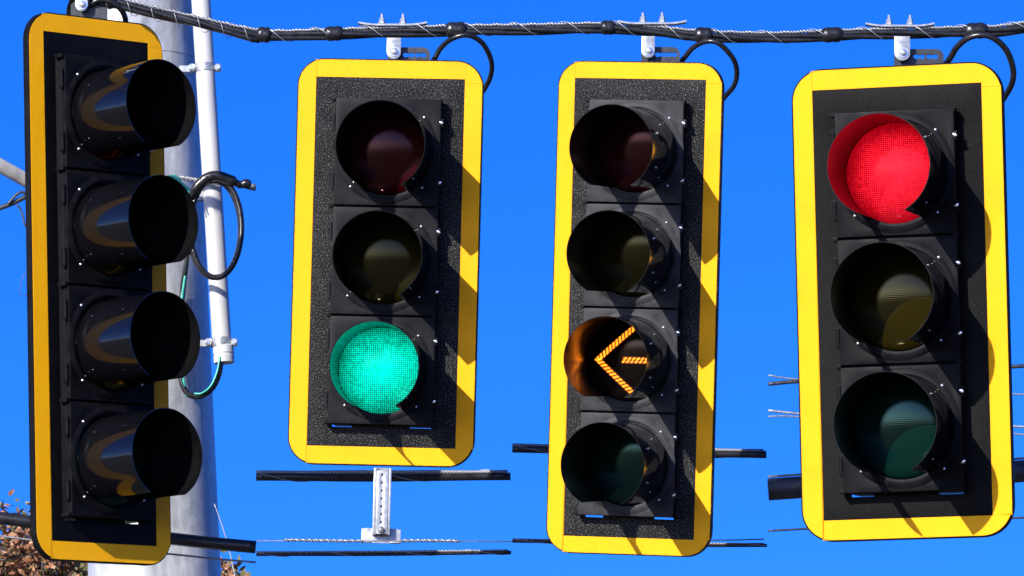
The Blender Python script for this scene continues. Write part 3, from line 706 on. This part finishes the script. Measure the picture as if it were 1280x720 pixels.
# ------------------------------------------------------------------ tree
def tree():
    D = 46.0
    top = at(55, 655, D); t = thing('autumn_tree', 'sparse autumn tree with brown leaves low behind the steel pole', 'tree', Vector((at(140, 690, D).x, D, 0))); xmax = at(317, 690, D).x - t.location.x
    rg = random.Random(11)
    bark = varied('tree_bark', (.05, .038, .03), (.12, .095, .075), 14, (.8, .95), bstr=.6, bdist=.02)
    Htop = top.z
    bm = bmesh.new(); tips = []
    def limb(p, d, ln, r, depth):
        if p.x + d.x * ln > xmax - .15: d = Vector((-abs(d.x), d.y, d.z)); 
        n = 6; P = [p.copy()]; q = p.copy(); dd = d.copy()
        for i in range(n):
            dd = (dd + Vector((rg.gauss(0, .12) - (.3 if q.x > xmax - .5 else 0), rg.gauss(0, .12), rg.gauss(.03, .07)))).normalized(); q = q + dd * (ln / n); P.append(q.copy())
        tube(bm, P, [max(.004, r * (1 - .65 * i / n)) for i in range(n + 1)], 7)
        if depth == 0: tips.append((P[-1], dd)); tips.append((P[3], dd)); return
        for k in range(4 if depth > 1 else 4):
            j = rg.randint(2, n); a = rg.uniform(0, 6.28); sp = rg.uniform(.45, .95)
            side = Vector((math.cos(a), math.sin(a), rg.uniform(.0, .5)))
            limb(P[j], (dd + side * sp).normalized(), ln * rg.uniform(.52, .72), r * .5, depth - 1)
    limb(Vector((0, 0, 0)), Vector((.0, 0, 1)), 3.6, .17, 0); tips.clear()
    for k in range(9):
        a = 2 * math.pi * k / 9 + rg.uniform(-.3, .3); e = rg.uniform(.7, 1.9)
        limb(Vector((0, 0, 2.4 + rg.uniform(0, 1.1))), Vector((math.cos(a), math.sin(a), e)).normalized(), rg.uniform(2.6, 3.3), .075, 2)
    zs = sorted(p.z for p, d in tips); f = Htop / zs[-1] * .985
    for v in bm.verts: v.co.z *= f
    tips2 = [(Vector((p.x, p.y, p.z * f)), d) for p, d in tips]
    # fine twigs filling the top of the crown
    env = lambda x: Htop + .06 - .22 * abs(x - (top.x - t.location.x)) ** 1.2
    pts = [p for p, d in tips2]; extra = []
    lo = at(0, 790, D).z; xa, xb = at(-45, 690, D).x - t.location.x, xmax
    for k in range(300):
        x = rg.uniform(xa, xb); zt = env(x); z = zt - abs(rg.gauss(0, .35)) - rg.uniform(0, .25)
        c = Vector((x, rg.uniform(-1.1, 1.1), z))
        base = [p for p in pts if p.z < c.z - .02]
        n_ = min(base or pts, key=lambda p: (p - c).length)
        mid = n_.lerp(c, .55) + Vector((rg.gauss(0, .05), rg.gauss(0, .05), -.06))
        tube(bm, [n_, mid, c], [.011, .007, .0035], 5); extra.append((c, None)); extra.append((n_.lerp(c, .6), None))
        if k % 3 == 0: pts.append(c)
    tips2 += extra
    obj('trunk', bm, bark, t, smooth=True)
    mats = [varied('brown_leaf', (.16, .06, .025), (.30, .13, .055), 9, (.5, .7)), varied('olive_leaf', (.09, .09, .03), (.17, .16, .06), 9, (.5, .7)), varied('rust_leaf', (.26, .11, .05), (.38, .20, .10), 9, (.5, .7))]
    bm = bmesh.new()
    for p, d in tips2:
        hue = rg.random()
        for k in range(rg.randint(16, 40)):
            c = p + Vector((rg.gauss(0, .075), rg.gauss(0, .075), rg.gauss(0, .06))); s = rg.uniform(.014, .030)
            if c.x > xmax or c.z > env(c.x) + .06: continue
            u = Vector((rg.gauss(0, 1), rg.gauss(0, 1), rg.gauss(0, 1))).normalized(); w = u.orthogonal().normalized(); w = (Matrix.Rotation(rg.uniform(0, 6.28), 3, u) @ w); n = u.cross(w)
            vs = [bm.verts.new(c + w * a + n * b + u * cc) for a, b, cc in ((-s * 1.3, 0, 0), (-s * .3, -s * .7, s * .15), (s * .8, -s * .45, 0), (s * 1.4, 0, -s * .2), (s * .7, s * .5, 0), (-s * .3, s * .7, s * .15))]
            fc = bm.faces.new(vs); h2 = hue + rg.gauss(0, .18); fc.material_index = 1 if h2 < .35 else 0 if h2 < .72 else 2
    print('leaves', len(bm.faces), 'tips', len(tips2))
    me = bpy.data.meshes.new('crown'); bm.to_mesh(me); bm.free()
    for m in mats: me.materials.append(m)
    o = bpy.data.objects.new('crown', me); C.objects.link(o); o.parent = t
tree()

# ------------------------------------------------------------------ ground and road (seen only as reflections)
def sheet(name, x0, y0, x1, y1, z, mat):
    bm = bmesh.new(); bm.faces.new([bm.verts.new(p) for p in ((x0, y0, z), (x1, y0, z), (x1, y1, z), (x0, y1, z))])
    o = obj(name, bm, mat); o['kind'] = 'structure'; return o
sheet('ground', -2500, -2500, 2500, 2500, 0, varied('dry_grass_ground', (.035, .035, .024), (.055, .052, .034), .6, (.85, .95)))
sheet('road', -4.5, -300, 12, 300, .004, varied('asphalt', (.045, .045, .047), (.07, .07, .07), 3, (.75, .9)))
sheet('cross_road', -300, 14, 300, 21.5, .008, varied('cross_asphalt', (.045, .045, .047), (.07, .07, .07), 3, (.75, .9)))

# ------------------------------------------------------------------ light
SUN_AZ, SUN_EL = 34.5, 23          # degrees left of the line back to the camera, and above the horizon
sd = Vector((-math.sin(R(SUN_AZ)) * math.cos(R(SUN_EL)), -math.cos(R(SUN_AZ)) * math.cos(R(SUN_EL)), math.sin(R(SUN_EL))))
ld = bpy.data.lights.new('sun', 'SUN'); ld.energy = 4.2; ld.angle = R(.5); ld.color = (1, .95, .86)
lo = bpy.data.objects.new('sun', ld); C.objects.link(lo); lo.location = (-10, -10, 30); lo.rotation_euler = (-sd).to_track_quat('-Z', 'Y').to_euler()
w = bpy.data.worlds.new('World'); sc.world = w; w.use_nodes = True; nt = w.node_tree
sky = nt.nodes.new('ShaderNodeTexSky'); sky.sky_type = 'NISHITA'; sky.sun_disc = False
sky.sun_elevation = R(SUN_EL); sky.sun_rotation = math.atan2(sd.x, sd.y)
sky.air_density = .6; sky.dust_density = 6.5; sky.ozone_density = 7.0; sky.altitude = 2500
hs = nt.nodes.new('ShaderNodeHueSaturation'); hs.inputs['Saturation'].default_value = 1.17; hs.inputs['Hue'].default_value = .516
nt.links.new(sky.outputs[0], hs.inputs['Color'])
nt.links.new(hs.outputs[0], nt.nodes['Background'].inputs['Color']); nt.nodes['Background'].inputs['Strength'].default_value = .15
sc.view_settings.view_transform = 'Standard'; sc.view_settings.look = 'None'; sc.view_settings.gamma = 1
sc.view_settings.exposure = .95; sc.view_settings.use_curve_mapping = False
sc.cycles.max_bounces = 8
